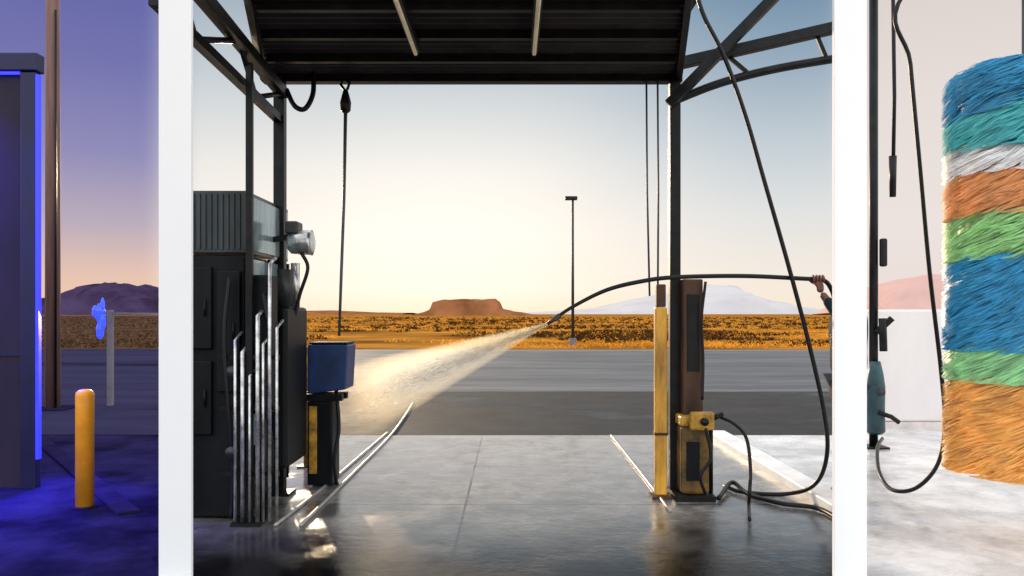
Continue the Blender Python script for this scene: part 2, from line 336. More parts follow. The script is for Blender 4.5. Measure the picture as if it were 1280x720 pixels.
o = MB().tube(smoothpath(pts), .013, 8).build('short_hose', m_black, None, True); tag(o, 'short black hose drooping from the yellow clamp box to the floor', 'hose')
pts = [G(898,628,.03),G(915,612,.06),G(935,622,.03),G(975,634,.03),G(1020,640,.03),G(1050,655,.03)]
o = MB().tube(smoothpath(pts), .018, 8).build('floor_hose', m_black, None, True); tag(o, 'black hose lying along the wet floor at the foot of the rusty column', 'hose')
# ---------------------------------------------------------------- posts right of bay
e = empty('yellow_post', P(826,622,6.28), 'worn yellow guard post at the right edge of the bay opening', 'post')
x0, x1 = (818-640)/F*6.28, (833-640)/F*6.28
MB().box((x0,6.24,.03), (x1,6.32,1.5)).build('board', m_yel, e, bev=.012)
MB().box((x0+.012,6.25,1.502), (x1-.008,6.31,1.68)).build('upper_board', m_rust, e, bev=.01)
MB().box((x0-.03,6.2,.009), (x1+.03,6.36,.03)).build('base_plate', m_rust, e)
MB().box((x0-.006,6.232,.5), (x1+.006,6.328,.52)).build('strap', m_rust, e)
e = empty('rusty_column', P(864,618,6.3), 'rusty brown equipment column on a worn yellow and black pedestal beside the right canopy post', 'column')
xa, xb = (846-640)/F*6.3, (877-640)/F*6.3
MB().box((xa+.04,6.25,.64), (xb,6.4,1.72)).build('housing', m_rust, e, bev=.01)
MB().box((xa+.01,6.18,.05), (xb+.035,6.44,.58)).build('pedestal', m_och, e, bev=.025)
MB().box((xa-.0,6.15,.58), (xb+.06,6.46,.66)).build('pedestal_cap', m_yelg, e, bev=.015)
MB().box((xa-.04,6.12,.009), (xb+.07,6.5,.05)).build('base_plate', m_steel, e)
MB().box((xa+.07,6.242,1.0), (xb-.03,6.252,1.6)).build('cover_plate', m_steel, e)
c = MB().box((xa+.06,6.08,.56), (xb+.05,6.148,.7)).build('clamp_box', m_yelg, e, bev=.02)
MB().tube([(xb+.05,6.12,.65),(xb+.12,6.14,.68)], .02, 10).build('hose_fitting', m_steel, c, True)
MB().tube([(xa+.16,6.08,.63),(xa+.16,6.04,.63)], .03, 14).build('valve_wheel', m_black, c, True)
MB().tube(smoothpath([(xb-.02,6.09,.58),(xb+.02,6.08,.36),(xb-.06,6.08,.22),(xb-.02,6.1,.08)]), .013, 8).build('drain_hose', m_black, c, True)
MB().box((xa+.05,6.168,.16), (xa+.15,6.178,.46)).build('access_cover', m_cab, e, bev=.003)
MB().tube(smoothpath([P(882,352,6.2),P(877,400,6.2),P(879,450,6.2),P(878,500,6.15)]), .011, 8).build('feed_pipe', m_black, e, True)
MB().tube([(xb+.06,6.25,.05),(xb+.06,6.25,.58)], .018, 8).build('drain_pipe', m_steel, e, True)
# ---------------------------------------------------------------- left machine
e = empty('wash_machine', (-2.15,6.1,0), 'dark wet wash machine cabinet with louvred top and pipes on the left of the bay', 'machine')
MB().box((-2.44,5.62,.02), (-1.88,6.62,1.86)).build('cabinet', m_cab, e, bev=.012)
mb = MB()
mb.box((-2.46,5.6,1.88), (-1.86,6.64,2.31))
for i in range(15): mb.box((-2.44+i*.04,5.588,1.9), (-2.42+i*.04,5.6,2.29))
mb.build('louvred_top', m_louv, e)
MB().box((-1.874,5.66,.5), (-1.862,6.58,1.84)).build('glass_side_panel', m_cabside, e)
MB().box((-1.856,5.68,1.9), (-1.848,6.6,2.28)).build('upper_side_panel', m_cabside, e)
for y in (5.64, 6.1, 6.6): MB().box((-1.86,y-.015,.1), (-1.84,y+.015,1.86)).build('side_frame', m_steel, e)
for (a, b_) in (((-2.40,5.585,1.2),(-2.1,5.62,1.78)), ((-2.40,5.585,.6),(-2.1,5.62,1.12)), ((-2.06,5.58,.9),(-1.9,5.62,1.75))):
    d = MB().box(a, b_).build('door', m_cab, e, bev=.01)
    MB().tube([(b_[0]-.04,5.57,(a[2]+b_[2])/2-.06),(b_[0]-.04,5.57,(a[2]+b_[2])/2+.06)], .008, 8).build('handle', m_steel, d, True)
for px, yt, r in ((294,425,.011),(303,440,.014),(322,395,.015),(329,430,.01),(337,330,.012),(312,470,.009),(346,410,.01)):
    d = 5.46; a = P(px,yt,d); MB().tube([(a.x,d,.03),(a.x,d,a.z),(a.x,5.6,a.z+.05)], r, 10).build('pipe', m_pipe, e, True)
for z in (.35, .8, 1.15): MB().bar((-2.0,5.5,z), (-1.6,5.5,z), .02, .03).build('pipe_clamp', m_steel, e)
MB().box((-1.86,5.55,.75), (-1.68,5.75,1.72)).build('pump_housing', m_cab, e, bev=.02)
MB().box((-1.84,5.9,.3), (-1.66,6.5,1.5)).build('filter_housing', m_cab, e, bev=.03)
MB().tube([(-1.7,6.0,1.5),(-1.7,6.0,1.78)], .06, 14).build('filter_bowl', m_lamp, e, True)
MB().tube([(-1.72,6.35,1.5),(-1.72,6.35,1.85)], .035, 14).build('filter_bowl', m_pipe, e, True)
MB().tube([(-1.75,5.6,.02),(-1.75,5.6,.75)], .03, 10).build('pump_stand', m_steel, e, True)
for pts in ([(-1.72,5.52,1.6),(-1.66,5.48,1.3),(-1.69,5.47,.9),(-1.65,5.5,.5),(-1.7,5.5,.04)],
            [(-1.95,5.52,1.7),(-1.97,5.48,1.3),(-1.94,5.47,.8),(-1.92,5.5,.4),(-1.93,5.5,.04)]):
    MB().tube(smoothpath(pts), .014, 8).build('supply_hose', m_black, e, True)
for z in (.5, 1.05): MB().tube([(-1.92,5.5,z),(-1.92,5.46,z)], .04, 14).build('valve_wheel', m_lamp, e, True)
fl = MB().bar((-1.86,6.2,2.02), (-1.66,6.2,2.06), .04, .04).build('lamp_bracket', m_steel, e)
fh = MB().lathe((-1.62,6.2,2.0), [(.05,-.12),(.085,-.09),(.095,-.02),(.095,.05),(.1,.07)], 20, 'x').build('floodlight', m_pipe, e, True)
MB().lathe((-1.62,6.2,2.0), [(.09,.072),(.06,.085),(.02,.09)], 20, 'x').build('lens', m_lens, fh, True)
MB().box((-1.74,6.12,2.06), (-1.64,6.28,2.16)).build('ballast_box', m_lamp, fh, bev=.015)
MB().tube(smoothpath([(-1.62,6.15,1.92),(-1.57,6.15,1.8),(-1.63,6.15,1.6),(-1.68,6.15,1.4)]), .014, 8).build('lamp_cable', m_black, e, True)
# blue tank carried on the right side of the machine
d = 6.62; bx0, bx1 = (384-640)/F*d, (435-640)/F*d; z0_, z1_ = H-(490-HZ)/F*d, H-(431-HZ)/F*d
bb = MB().add([(bx0,d,z0_-.02),(bx1-.02,d,z0_+.02),(bx1-.02,d+.34,z0_+.02),(bx0,d+.34,z0_-.02),(bx0,d,z1_),(bx1,d,z1_),(bx1,d+.34,z1_),(bx0,d+.34,z1_)],
         [(0,3,2,1),(4,5,6,7),(0,1,5,4),(1,2,6,5),(2,3,7,6),(3,0,4,7)]).build('blue_tank', m_blue, e, bev=.012)
MB().box((bx0+.012,d+.012,z1_+.002), (bx1-.012,d+.33,z1_+.02)).build('lid', m_cab, bb, bev=.006)
for yy in (.05, .24): MB().box((-1.9,d+yy,z0_-.08), (bx1-.06,d+yy+.06,z0_-.023)).build('tank_bracket', m_steel, bb)
MB().box((bx0-.01,d+.03,.02), (bx0+.2,d+.32,z0_-.082)).build('tank_stand', m_cab, e, bev=.015)
MB().box((bx0+.01,d+.015,.12), (bx0+.075,d+.028,z0_-.12)).build('yellow_panel', m_yelg, e, bev=.004)
MB().tube(smoothpath([(bx1-.12,d+.1,z0_+.01),(bx1-.08,d+.02,.5),(bx1-.11,d-.02,.25),(bx1-.1,d+.02,.03)]), .016, 8).build('outlet_hose', m_black, e, True)
g = Vector((-1.93,7.55,0)); e = empty('guard_post', g, 'slim yellow guard post behind the dark wash machine', 'post')
MB().lathe(g, [(.036,.02),(.036,1.1),(.03,1.13),(.01,1.145)], 16).build('post_tube', m_yelg, e, True)
MB().box((g.x-.08,g.y-.08,0.009), (g.x+.08,g.y+.08,.02)).build('base_plate', m_steel, e)
for name, pts, lab in (('floor_rail', [(344,660),(414,604),(484,543)], 'straight metal floor rail nearest the dark wash machine'),
                 ('floor_rail', [(376,660),(442,594),(486,549),(506,522),(516,505)], 'gently curved metal floor rail running out of the bay, second from the wash machine'),
                 ('floor_rail', [(838,642),(800,592),(764,546)], 'metal floor rail leading to the yellow post on the right')):
    o = MB().tube(smoothpath([G(a, b, .018) for a, b in pts]), .013, 8).build(name, m_rail, None, True); tag(o, lab, 'rail')
# ---------------------------------------------------------------- far street lamp
e = empty('street_lamp', P(716,432,36), 'tall slim street lamp standing alone beyond the road', 'street lamp')
b0 = Vector((P(716,432,36).x, 36, 0))
MB().tube([b0+Vector((0,0,.0)), b0+Vector((0,0,6.55))], [.075,.05], 10).build('pole', m_lamp, e, True)
MB().box(b0+Vector((-.36,-.15,6.56)), b0+Vector((.2,.15,6.72))).build('lamp_head', m_black, e, bev=.03)
MB().tube([b0, b0+Vector((0,0,.35))], .16, 12).build('base', m_conc, e)
# ---------------------------------------------------------------- left lot
e = empty('wash_entrance', (-4.6,6.7,0), 'dark portal of a wash hall with glowing blue edge light at far left', 'building')
MB().box((-4.06,6.6,.0), (-3.93,6.68,3.45)).build('side_post', m_navy, e, bev=.01)
MB().box((-7.4,6.58,3.45), (-3.91,6.7,3.6)).build('lintel', m_navy, e, bev=.01)
mb = MB()
for i in range(4): mb.box((-4.065-.8*(i+1)+.01,6.64,.0), (-4.065-.8*i-.005,6.67,3.44))
mb.build('front_panel', m_panel, e)
MB().box((-7.4,6.63,1.1), (-4.07,6.638,1.13)).build('panel_trim', m_navy, e)
MB().box((-3.926,6.59,.25), (-3.9,6.63,3.42)).build('led_strip', m_led, e)
MB().box((-7.4,6.6,3.425), (-4.065,6.62,3.448)).build('led_strip', m_led, e)
MB().box((-7.4,6.69,.0), (-4.04,6.8,3.44)).build('hall_body', m_cab, e)
g = G(106,635); e = empty('bollard', g, 'bright yellow safety bollard standing on the blue lit lot', 'bollard')
MB().lathe(g, [(.064,.01),(.064,.84),(.06,.865),(.04,.88),(.02,.885)], 24).build('post_tube', m_yelb, e, True)
MB().lathe(g, [(.09,.009),(.09,.016),(.07,.02)], 24).build('base_ring', m_kerbd, e)
g = G(66,512); e = empty('utility_pole', g, 'tall weathered brown pole standing behind the yellow bollard', 'pole')
MB().tube([g+Vector((0,0,.03)), g+Vector((0,0,4)), g+Vector((0,0,8))], [.11,.1,.09], 14).build('pole_shaft', m_wood, e, True)
MB().box((g.x-.2,g.y-.3,.0), (g.x+.3,g.y+.3,.04)).build('footing', m_kerbd, e, bev=.01)
MB().tube([g+Vector((.1,-.1,.04)), g+Vector((.1,-.1,6))], .018, 8).build('conduit', m_steel, e, True)
g = G(138,508); e = empty('gate_post', g, 'pale slim post with thin crossbar and small blue lamp at the road edge', 'post')
MB().box((g.x-.04,g.y-.04,.0), (g.x+.04,g.y+.04,1.5)).build('post_shaft', m_conc, e, bev=.008)
MB().bar((g.x-.3,g.y,1.46), (g.x+1.1,g.y-.05,1.44), .02, .03).build('crossbar', m_conc, e)
lp = MB().bar((g.x-.05,g.y,1.35), (g.x-.12,g.y,1.35), .03, .03).build('lamp_bracket', m_steel, e)
mb = MB(); cx0 = g.x-.16
mb.lathe((cx0,g.y,1.05), [(.015,0),(.05,.05),(.06,.16),(.035,.26),(.075,.36),(.085,.44),(.05,.5),(.03,.56)], 9)
mb.lathe((cx0+.06,g.y-.03,1.2), [(.01,0),(.045,.06),(.05,.16),(.02,.24)], 7); mb.lathe((cx0-.07,g.y-.02,1.38), [(.01,0),(.04,.05),(.045,.13),(.015,.2)], 7)
mb.lathe((cx0+.05,g.y-.02,1.5), [(.01,0),(.035,.05),(.03,.13),(.01,.2)], 7)
mb.build('blue_lamp', m_led2, e)
# ---------------------------------------------------------------- right bay
e = empty('low_wall', (8,10,0), 'low wall in pale pink haze colour with haze-paled red base course behind the striped brush', 'wall')
MB().box((4.18,9.98,.1), (14,10.12,1.5)).build('wall_face', m_wall, e, bev=.03)
MB().box((4.17,9.96,.0), (14.01,10.14,.098)).build('base_course', m_wallb, e)
d = 8.6; x = (1092-640)/F*d
e = empty('hose_mast', (x,d,0), 'dark hose mast with teal pump box standing left of the striped brush', 'mast')
MB().tube([(x,d,.02),(x,d,5.05)], .045, 12).build('mast_tube', m_steel, e, True)
MB().box((x-.12,d-.12,.009), (x+.12,d+.12,.03)).build('base_plate', m_steel, e)
MB().tube([(x,d,5.0),(x,6.1,5.0)], .035, 10).build('boom_arm', m_steel, e, True)
MB().bar((x-.1,6.1,5.0), (x+.4,6.1,5.0), .04, .04).build('boom_crossbar', m_steel, e)
pb = MB().lathe((x+.01,d-.02,.16), [(.07,0),(.1,.03),(.095,.3),(.1,.5),(.08,.65),(.05,.78)], 20).build('pump_box', m_teal, e, True)
MB().tube([(x,d-.12,.4),(x+.12,d-.15,.36),(x+.2,d-.15,.3)], .025, 10).build('outlet', m_black, pb, True)
MB().tube([(x+.02,d-.1,.62),(x+.02,d-.15,.62)], .04, 14).build('gauge', m_lamp, pb, True)
MB().box((x+.03,d-.12,1.95), (x+.1,d-.05,2.25)).build('switch_handle', m_black, e, bev=.02)
MB().bar((x,d-.07,1.25), (x+.15,d-.1,1.4), .05, .06).build('holster', m_steel, e)
MB().tube([(x+.06,d-.1,1.05),(x+.05,d-.1,1.4)], .04, 10).build('lance_tube', m_steel, e, True)
e = empty('hanging_gun', P(1117,245,7.4), 'thin dark spray gun hanging down beside the hose mast', 'spray gun')
MB().tube([P(1116,240,7.4), P(1118,120,7.4), P(1116,-30,7.4)], .018, 8).build('lance_tube', m_steel, e, True)
MB().tube([P(1116,246,7.4), P(1116,195,7.4)], [.028,.035], 10).build('grip', m_black, e, True)
MB().tube([P(1116,-30,7.4), (x,7.4,5.0)], .012, 8).build('tether', m_steel, e, True)
pts = [(x+.25,6.1,4.98),P(1131,-10,6.1),P(1138,80,6.1),P(1150,210,6.1),P(1162,340,6.1),P(1176,460,6.1),P(1181,530,6.05),P(1172,580,6.0),P(1145,610,6.1),P(1115,612,6.3),P(1099,590,6.6),P(1097,560,7.2),P(1103,548,8.2)]
o = MB().tube(smoothpath(pts), .016, 10).build('looped_hose', m_black, None, True); tag(o, 'long black hose hanging in a loop in front of the hose mast', 'hose')
# brush
BX, BY = 3.22, 5.0
e = empty('rotary_brush', (BX,BY,0), 'tall upright rotary wash brush with blue, green, white and orange bristle bands', 'brush')
MB().tube([(BX,BY,.44),(BX,BY,3.5)], .03, 16).build('shaft', m_lamp, e, True)
MB().box((BX+.62,BY-.06,.01), (BX+.74,BY+.06,3.56)).build('support_post', m_white, e, bev=.01)
MB().box((BX-.09,BY-.05,3.5), (BX+.62,BY+.05,3.58)).build('support_arm', m_white, e, bev=.01)
def zz(py): return H+(HZ-py)*4.72/F
bands = [(72,130,(.02,.3,.54)),(130,176,(.08,.52,.55)),(176,208,(.94,.95,.95)),(208,262,(.82,.38,.13)),(262,318,(.36,.7,.28)),(318,435,(.02,.32,.58)),(435,475,(.34,.7,.34)),(475,602,(.92,.45,.1))]
ZTOP, ZBOT = zz(72), zz(602)
for i, (a, b_, c) in enumerate(bands):
    zt, zb = zz(a), zz(b_); mb = MB(); ncl = int((zt-zb)*1550); vs = []; fs = []
    for _ in range(ncl):
        zc = random.uniform(zb+.005, zt); pc = random.uniform(0, 2*PI)
        n1 = noise.noise(Vector((math.cos(pc)*2., math.sin(pc)*2., zc*3.))); n2 = noise.noise(Vector((zc*3., math.cos(pc)*2., math.sin(pc)*2.+9)))
        fall_ = -.085+random.gauss(0, .016)+.06*n1; sw = -.52+random.gauss(0, .05)+.2*n2; lift = random.uniform(.0, .025)
        for _k in range(8):
            z0 = zc+random.gauss(0, .012)+.03; ph = pc+random.gauss(0, .035); R = .474*random.uniform(.978, 1.004)
            fz = fall_+(zc+.03-z0)*.15+random.gauss(0, .007); ws = sw+(pc-ph)*.15+random.gauss(0, .02)
            zlo = max(zb-.03, ZBOT); zhi = min(zt+.022, ZTOP)
            wd = random.uniform(.0018, .0034); k0 = len(vs); pr = []
            for k in range(7):
                t = k/6; r = .3+(R-.3)*t**.65; an = ph+ws*t
                Z = z0+lift*math.sin(t*PI)*.5+fz*t**1.5; Z = min(max(Z, zlo+.012*random.random()), zhi)
                pr.append(Vector((BX+r*math.cos(an), BY+r*math.sin(an), Z)))
            for k in range(7):
                dr = pr[min(k+1, 6)]-pr[max(k-1, 0)]; ra = Vector((pr[k].x-BX, pr[k].y-BY, 0)); wv = ra.cross(dr)
                wv = wv.normalized()*wd*(1 if k < 5 else (.75 if k == 5 else .25)); vs += [pr[k]-wv, pr[k]+wv]
            fs += [(k0+2*k, k0+2*k+1, k0+2*k+3, k0+2*k+2) for k in range(6)]
    mb.v = vs; mb.f = fs; mb.lathe((BX,BY,0), [(.40,zb+.012),(.41,(zb+zt)/2),(.40,zt-.012)], 40)
    o = mb.build('bristle_band', M('bristle_%d' % i, c, .36, 0, .2, 9, isl=.36, transl=.2), e)
    o['label'] = ['blue top bristle band','teal bristle band','white bristle band','orange brown bristle band','green bristle band','blue middle bristle band','narrow green bristle band','orange bottom bristle band'][i]
# ---------------------------------------------------------------- lance and spray
lance_pts = [P(690,401,6.0),P(715,384,6.0),P(757,363,6.0),P(800,352,6.0),P(845,346.5,6.0),P(930,345,6.0),P(1008,348.5,6.0),Vector((2.3,6.0,1.708)),Vector((2.385,6.02,1.665)),Vector((2.45,6.06,1.5)),Vector((2.455,6.08,1.1)),Vector((2.49,6.0,.45)),Vector((2.53,5.95,.1)),Vector((2.55,6.0,.03))]
e = empty('spray_lance', lance_pts[-1], 'long curved black spray lance held out across the bay', 'spray lance')
sp = smoothpath(lance_pts)
MB().tube(sp, [.012+.005*min(1, i/20) for i in range(len(sp))], 10).build('lance_hose', m_black, e, True)
MB().tube([P(684,405,6.0), P(700,394.5,6.0)], [.012,.022], 12).build('nozzle', m_lamp, e, True)
tip = P(684,405,6.0); end = P(458,496,7.2); ax = (end-tip); L = ax.length; ax.normalize()
up = Vector((0,0,1)); sd = ax.cross(up).normalized(); u2 = sd.cross(ax).normalized()
mb = MB()
for _ in range(4000):
    t = random.random()**.8; r = (.012+.23*t)*math.sqrt(-math.log(1-random.random()*.97))*.5; a = random.uniform(0, 2*PI)
    dirv = (ax*t*L+(sd*math.cos(a)+u2*math.sin(a))*r); c = tip+dirv
    dn = dirv.normalized(); ln = random.uniform(.01, .05)*(1-.4*t); w = random.uniform(.0006, .0011)
    s1 = dn.cross(Vector((random.uniform(-1,1), random.uniform(-1,1), random.uniform(-1,1)))).normalized()*w; s2 = dn.cross(s1).normalized()*w
    mb.add([c-dn*ln, c+s1, c-s1*.5+s2, c-s1*.5-s2, c+dn*ln], [(0,1,2),(0,2,3),(0,3,1),(4,2,1),(4,3,2),(4,1,3)])
m_drop = M('water_droplet', (.95,.82,.62), .2, 0, .1, transl=.6)
o = mb.build('water_spray', m_drop); tag(o, 'white fan of water droplets spraying down from the lance nozzle', 'water spray', kind='stuff')
def volume(name, color, g):
    mm = bpy.data.materials.new(name); mm.use_nodes = True; t_ = mm.node_tree; t_.nodes.clear()
    out = t_.nodes.new('ShaderNodeOutputMaterial'); pv = t_.nodes.new('ShaderNodeVolumeScatter'); pv.inputs['Color'].default_value = (*color,1); pv.inputs['Anisotropy'].default_value = g
    t_.links.new(pv.outputs[0], out.inputs['Volume']); return mm, t_, pv
# mist volume : a cone in local space (z axis along the jet)
mm, nt, pv = volume('fine_mist', (1,.87,.64), .77)
tc = nt.nodes.new('ShaderNodeTexCoord'); sx = nt.nodes.new('ShaderNodeSeparateXYZ'); nt.links.new(tc.outputs['Object'], sx.inputs[0])
def mt(op, a, b=None):
    k = nt.nodes.new('ShaderNodeMath'); k.operation = op
    for i, v in enumerate((a, b)):
        if v is None: continue
        if isinstance(v, (int, float)): k.inputs[i].default_value = v
        else: nt.links.new(v, k.inputs[i])
    return k.outputs[0]
rad = mt('SQRT', mt('ADD', mt('MULTIPLY', sx.outputs[0], sx.outputs[0]), mt('MULTIPLY', sx.outputs[1], sx.outputs[1])))
cone = mt('ADD', mt('MULTIPLY', sx.outputs[2], .16), .012)
fall = mt('MAXIMUM', mt('SUBTRACT', 1., mt('DIVIDE', rad, cone)), 0.)
fall = mt('POWER', fall, .65)
nz = nt.nodes.new('ShaderNodeTexNoise'); nz.inputs['Scale'].default_value = 2.2; nz.inputs['Detail'].default_value = 4
mpn = nt.nodes.new('ShaderNodeMapping'); mpn.inputs['Scale'].default_value = (6,6,.2); nt.links.new(tc.outputs['Object'], mpn.inputs[0]); nt.links.new(mpn.outputs[0], nz.inputs['Vector'])
tail = mt('MAXIMUM', mt('SUBTRACT', 1., mt('POWER', mt('DIVIDE', sx.outputs[2], L*1.08), 1.7)), 0.)
nzc = mt('MAXIMUM', mt('MULTIPLY', mt('ADD', nz.outputs['Fac'], .1), .9), 0.02)
dens = mt('MULTIPLY', mt('MULTIPLY', fall, tail), mt('MULTIPLY', nzc, mt('ADD', 9., mt('DIVIDE', 6., mt('ADD', sx.outputs[2], .1)))))
nt.links.new(dens, pv.inputs['Density'])
mb = MB(); mb.lathe((0,0,0), [(.02,0),(.02+.165*L*1.08,L*1.08)], 28)
o = mb.build('fine_mist', mm, None, own=False)
o.location = tip; o.rotation_mode = 'QUATERNION'; o.rotation_quaternion = ax.to_track_quat('Z', 'Y')
tag(o, 'pale golden mist cone drifting around the water jet', 'mist', kind='stuff')
# ---------------------------------------------------------------- person
def skin(verts, edges, levels=2):
    me = bpy.data.meshes.new('tmp'); me.from_pydata([tuple(v[0]) for v in verts], edges, []); o = bpy.data.objects.new('tmp', me); COL.objects.link(o)
    sm = o.modifiers.new('skin', 'SKIN'); sm.use_smooth_shade = True
    if not me.skin_vertices: 
        bm = bmesh.new(); bm.from_mesh(me); bm.verts.layers.skin.verify(); bm.to_mesh(me); bm.free()
    for i, v in enumerate(verts):
        r = v[1]; r = r if isinstance(r, tuple) else (r, r)
        me.skin_vertices[0].data[i].radius = r; me.skin_vertices[0].data[i].use_root = (i == 0)
    ss = o.modifiers.new('sub', 'SUBSURF'); ss.levels = levels; ss.render_levels = levels
    dg = bpy.context.evaluated_depsgraph_get(); dg.update()
    m2 = o.evaluated_get(dg).to_mesh(); vs = [v.co.copy() for v in m2.vertices]; fs = [tuple(p.vertices) for p in m2.polygons]
    o.evaluated_get(dg).to_mesh_clear(); bpy.data.objects.remove(o); return vs, fs
PX, PY, Z0 = 2.62, 6.22, .012
e = empty('person', (PX,PY,Z0), 'person in a teal jacket raising a hand to hold the long spray lance', 'person')
def q(x, y, z): return Vector((PX+x, PY+y, Z0+z))
shL, shR = q(0,-.18,1.43), q(0,.18,1.43)
wrL, elL = Vector((2.3,5.95,1.605)), Vector((2.405,5.80,1.39))
wrR, elR = Vector((2.5,6.2,1.27)), q(0,.25,1.17)
body = [(q(0,0,.95),(.11,.14)),(q(-.005,0,1.12),(.1,.125)),(q(0,0,1.32),(.115,.15)),(q(0,0,1.45),(.07,.09)),(q(-.01,0,1.52),.055),(q(-.02,0,1.585),(.075,.065)),(q(-.015,0,1.66),(.092,.075)),(q(-.005,0,1.72),(.07,.06)),
        (shL,.055),(elL,.04),(wrL,.027),(shR,.055),(elR,.04),(wrR,.027),
        (q(0,-.09,.88),.085),(q(-.01,-.09,.5),.055),(q(.02,-.09,.09),.038),(q(-.1,-.09,.035),.032),
        (q(0,.09,.88),.085),(q(-.01,.09,.5),.055),(q(.02,.09,.09),.038),(q(-.1,.09,.035),.032),(q(-.105,0,1.6),.014)]
ed = [(0,1),(1,2),(2,3),(3,4),(4,5),(5,6),(6,7),(2,8),(8,9),(9,10),(2,11),(11,12),(12,13),(0,14),(14,15),(15,16),(16,17),(0,18),(18,19),(19,20),(20,21)]
bv, bf = skin(body[:22], ed)
mb = MB(); mb.add(bv, bf)
def hand(c, a, p, wrist, fwd=1):
    a = a.normalized(); p = (p-a*p.dot(a)).normalized(); s = a.cross(p).normalized()
    R0 = .018
    def pt(th, R, off): return c+a*off+(p*math.cos(th)+s*math.sin(th))*R
    pc = pt(0, R0+.018, 0)
    vs = [(wrist,(.026,.02)),(wrist.lerp(pc,.55),(.034,.022)),(pc,(.045,.02)),(pt(.35,R0+.016,.028),.016),(pt(.35,R0+.016,-.028),.016)]
    mb.add(*skin(vs, [(0,1),(1,2),(2,3),(2,4)]))
    for k, (off, ln) in enumerate(((.036,.95),(.012,1.05),(-.012,1.),(-.035,.82))):
        ths = [.5, 1.25, 1.25+1.0*ln, 1.25+1.75*ln, 1.25+2.3*ln]
        vs = [(pt(t, R0+(.014 if j < 2 else .01), off), (.011,.011,.0102,.0095,.0075)[j]) for j, t in enumerate(ths)]
        mb.add(*skin(vs, [(i, i+1) for i in range(4)]))
    vs = [(pt(-.3,R0+.016,.0),.013),(pt(-.9,R0+.014,.022),.0125),(pt(-1.5,R0+.012,.042),.011),(pt(-2.0,R0+.011,.058),.008)]
    mb.add(*skin(vs, [(0,1),(1,2),(2,3)]))
hand(Vector((2.292,6.0,1.707)), Vector((-1,0,0)), Vector((.0,-.35,-1)), wrL)
hand(Vector((2.455,6.08,1.25)), Vector((0,0,1)), Vector((1,.5,0)), wrR)
# nose and ears
mb.add(*skin([(q(-.1,0,1.645),.012),(q(-.118,0,1.615),.014)], [(0,1)], 1))
for s_ in (-1, 1): mb.add(*skin([(q(.005,s_*.078,1.645),(.008,.016)),(q(.005,s_*.082,1.61),(.008,.012))], [(0,1)], 1))
bo = mb.build('body', m_skin, e, True)
mb = MB(); mb.add(*skin([(q(-.096,-.014,1.575),.006),(q(-.098,.014,1.575),.006)], [(0,1)], 1)); mb.build('mouth', M('lips', (.28,.09,.07), .5), e, True)
for s_ in (-1, 1): MB().lathe(q(-.092,s_*.03,1.645), [(.003,-.011),(.009,-.006),(.011,0),(.009,.006),(.003,.011)], 12).build('eye', m_eye, e, True)
hv = [(q(.02,0,1.62),(.085,.075)),(q(.012,0,1.69),(.1,.083)),(q(-.01,0,1.74),(.085,.07))]
mb = MB(); mb.add(*skin(hv, [(0,1),(1,2)])); mb.build('hair', m_hair, e, True)
jk = [(q(0,0,.9),(.125,.165)),(q(-.005,0,1.12),(.118,.145)),(q(0,0,1.32),(.13,.168)),(q(0,0,1.46),(.08,.1)),(shL,.072),(elL,.052),(elL.lerp(wrL,.82),.038),(shR,.072),(elR,.056),(elR.lerp(wrR,.82),.04)]
mb = MB(); mb.add(*skin(jk, [(0,1),(1,2),(2,3),(2,4),(4,5),(5,6),(2,7),(7,8),(8,9)])); mb.build('jacket', m_jack, e, True)
tr_ = [(q(0,0,.95),(.125,.15))]; te = []
for s_ in (-1, 1):
    k = len(tr_); tr_ += [(q(0,s_*.09,.86),.1),(q(-.01,s_*.09,.5),.072),(q(.02,s_*.09,.12),.058)]; te += [(0,k),(k,k+1),(k+1,k+2)]
mb = MB(); mb.add(*skin(tr_, te)); mb.build('trousers', m_trou, e, True)
for s_ in (-1, 1):
    mb = MB(); mb.add(*skin([(q(.03,s_*.09,.16),.05),(q(.03,s_*.09,.052),.052),(q(-.06,s_*.09,.045),.045),(q(-.11,s_*.09,.038),.036)], [(0,1),(1,2),(2,3)])); mb.build('boot', m_black, e, True)
# ---------------------------------------------------------------- light
sun = bpy.data.lights.new('sun', 'SUN'); sun.energy = 3.4; sun.angle = math.radians(.6); sun.color = (1,.76,.48)
so = bpy.data.objects.new('sun', sun); COL.objects.link(so)
AZ, EL = math.radians(-19.5), math.radians(9)
sd_ = Vector((math.sin(AZ)*math.cos(EL), math.cos(AZ)*math.cos(EL), math.sin(EL)))
so.rotation_euler = (-sd_).to_track_quat('-Z', 'Y').to_euler(); so.location = sd_*30+Vector((0,0,10))
def area(name, loc, target, sx_, sy_, en, col):
    l = bpy.data.lights.new(name, 'AREA'); l.shape = 'RECTANGLE'; l.size = sx_; l.size_y = sy_; l.energy = en; l.color = col; l.spread = math.radians(125)
    o = bpy.data.objects.new(name, l); COL.objects.link(o); o.location = loc; o.rotation_euler = (Vector(target)-Vector(loc)).to_track_quat('-Z', 'Y').to_euler()
area('led_glow', (-3.88,6.5,1.6), (-3.9,4.6,0.2), .06, 2.4, 130, (.08,.05,1.))
area('led_lintel_glow', (-4.9,6.5,3.4), (-4.5,6.0,0), 1.6, .06, 210, (.05,.035,1.))
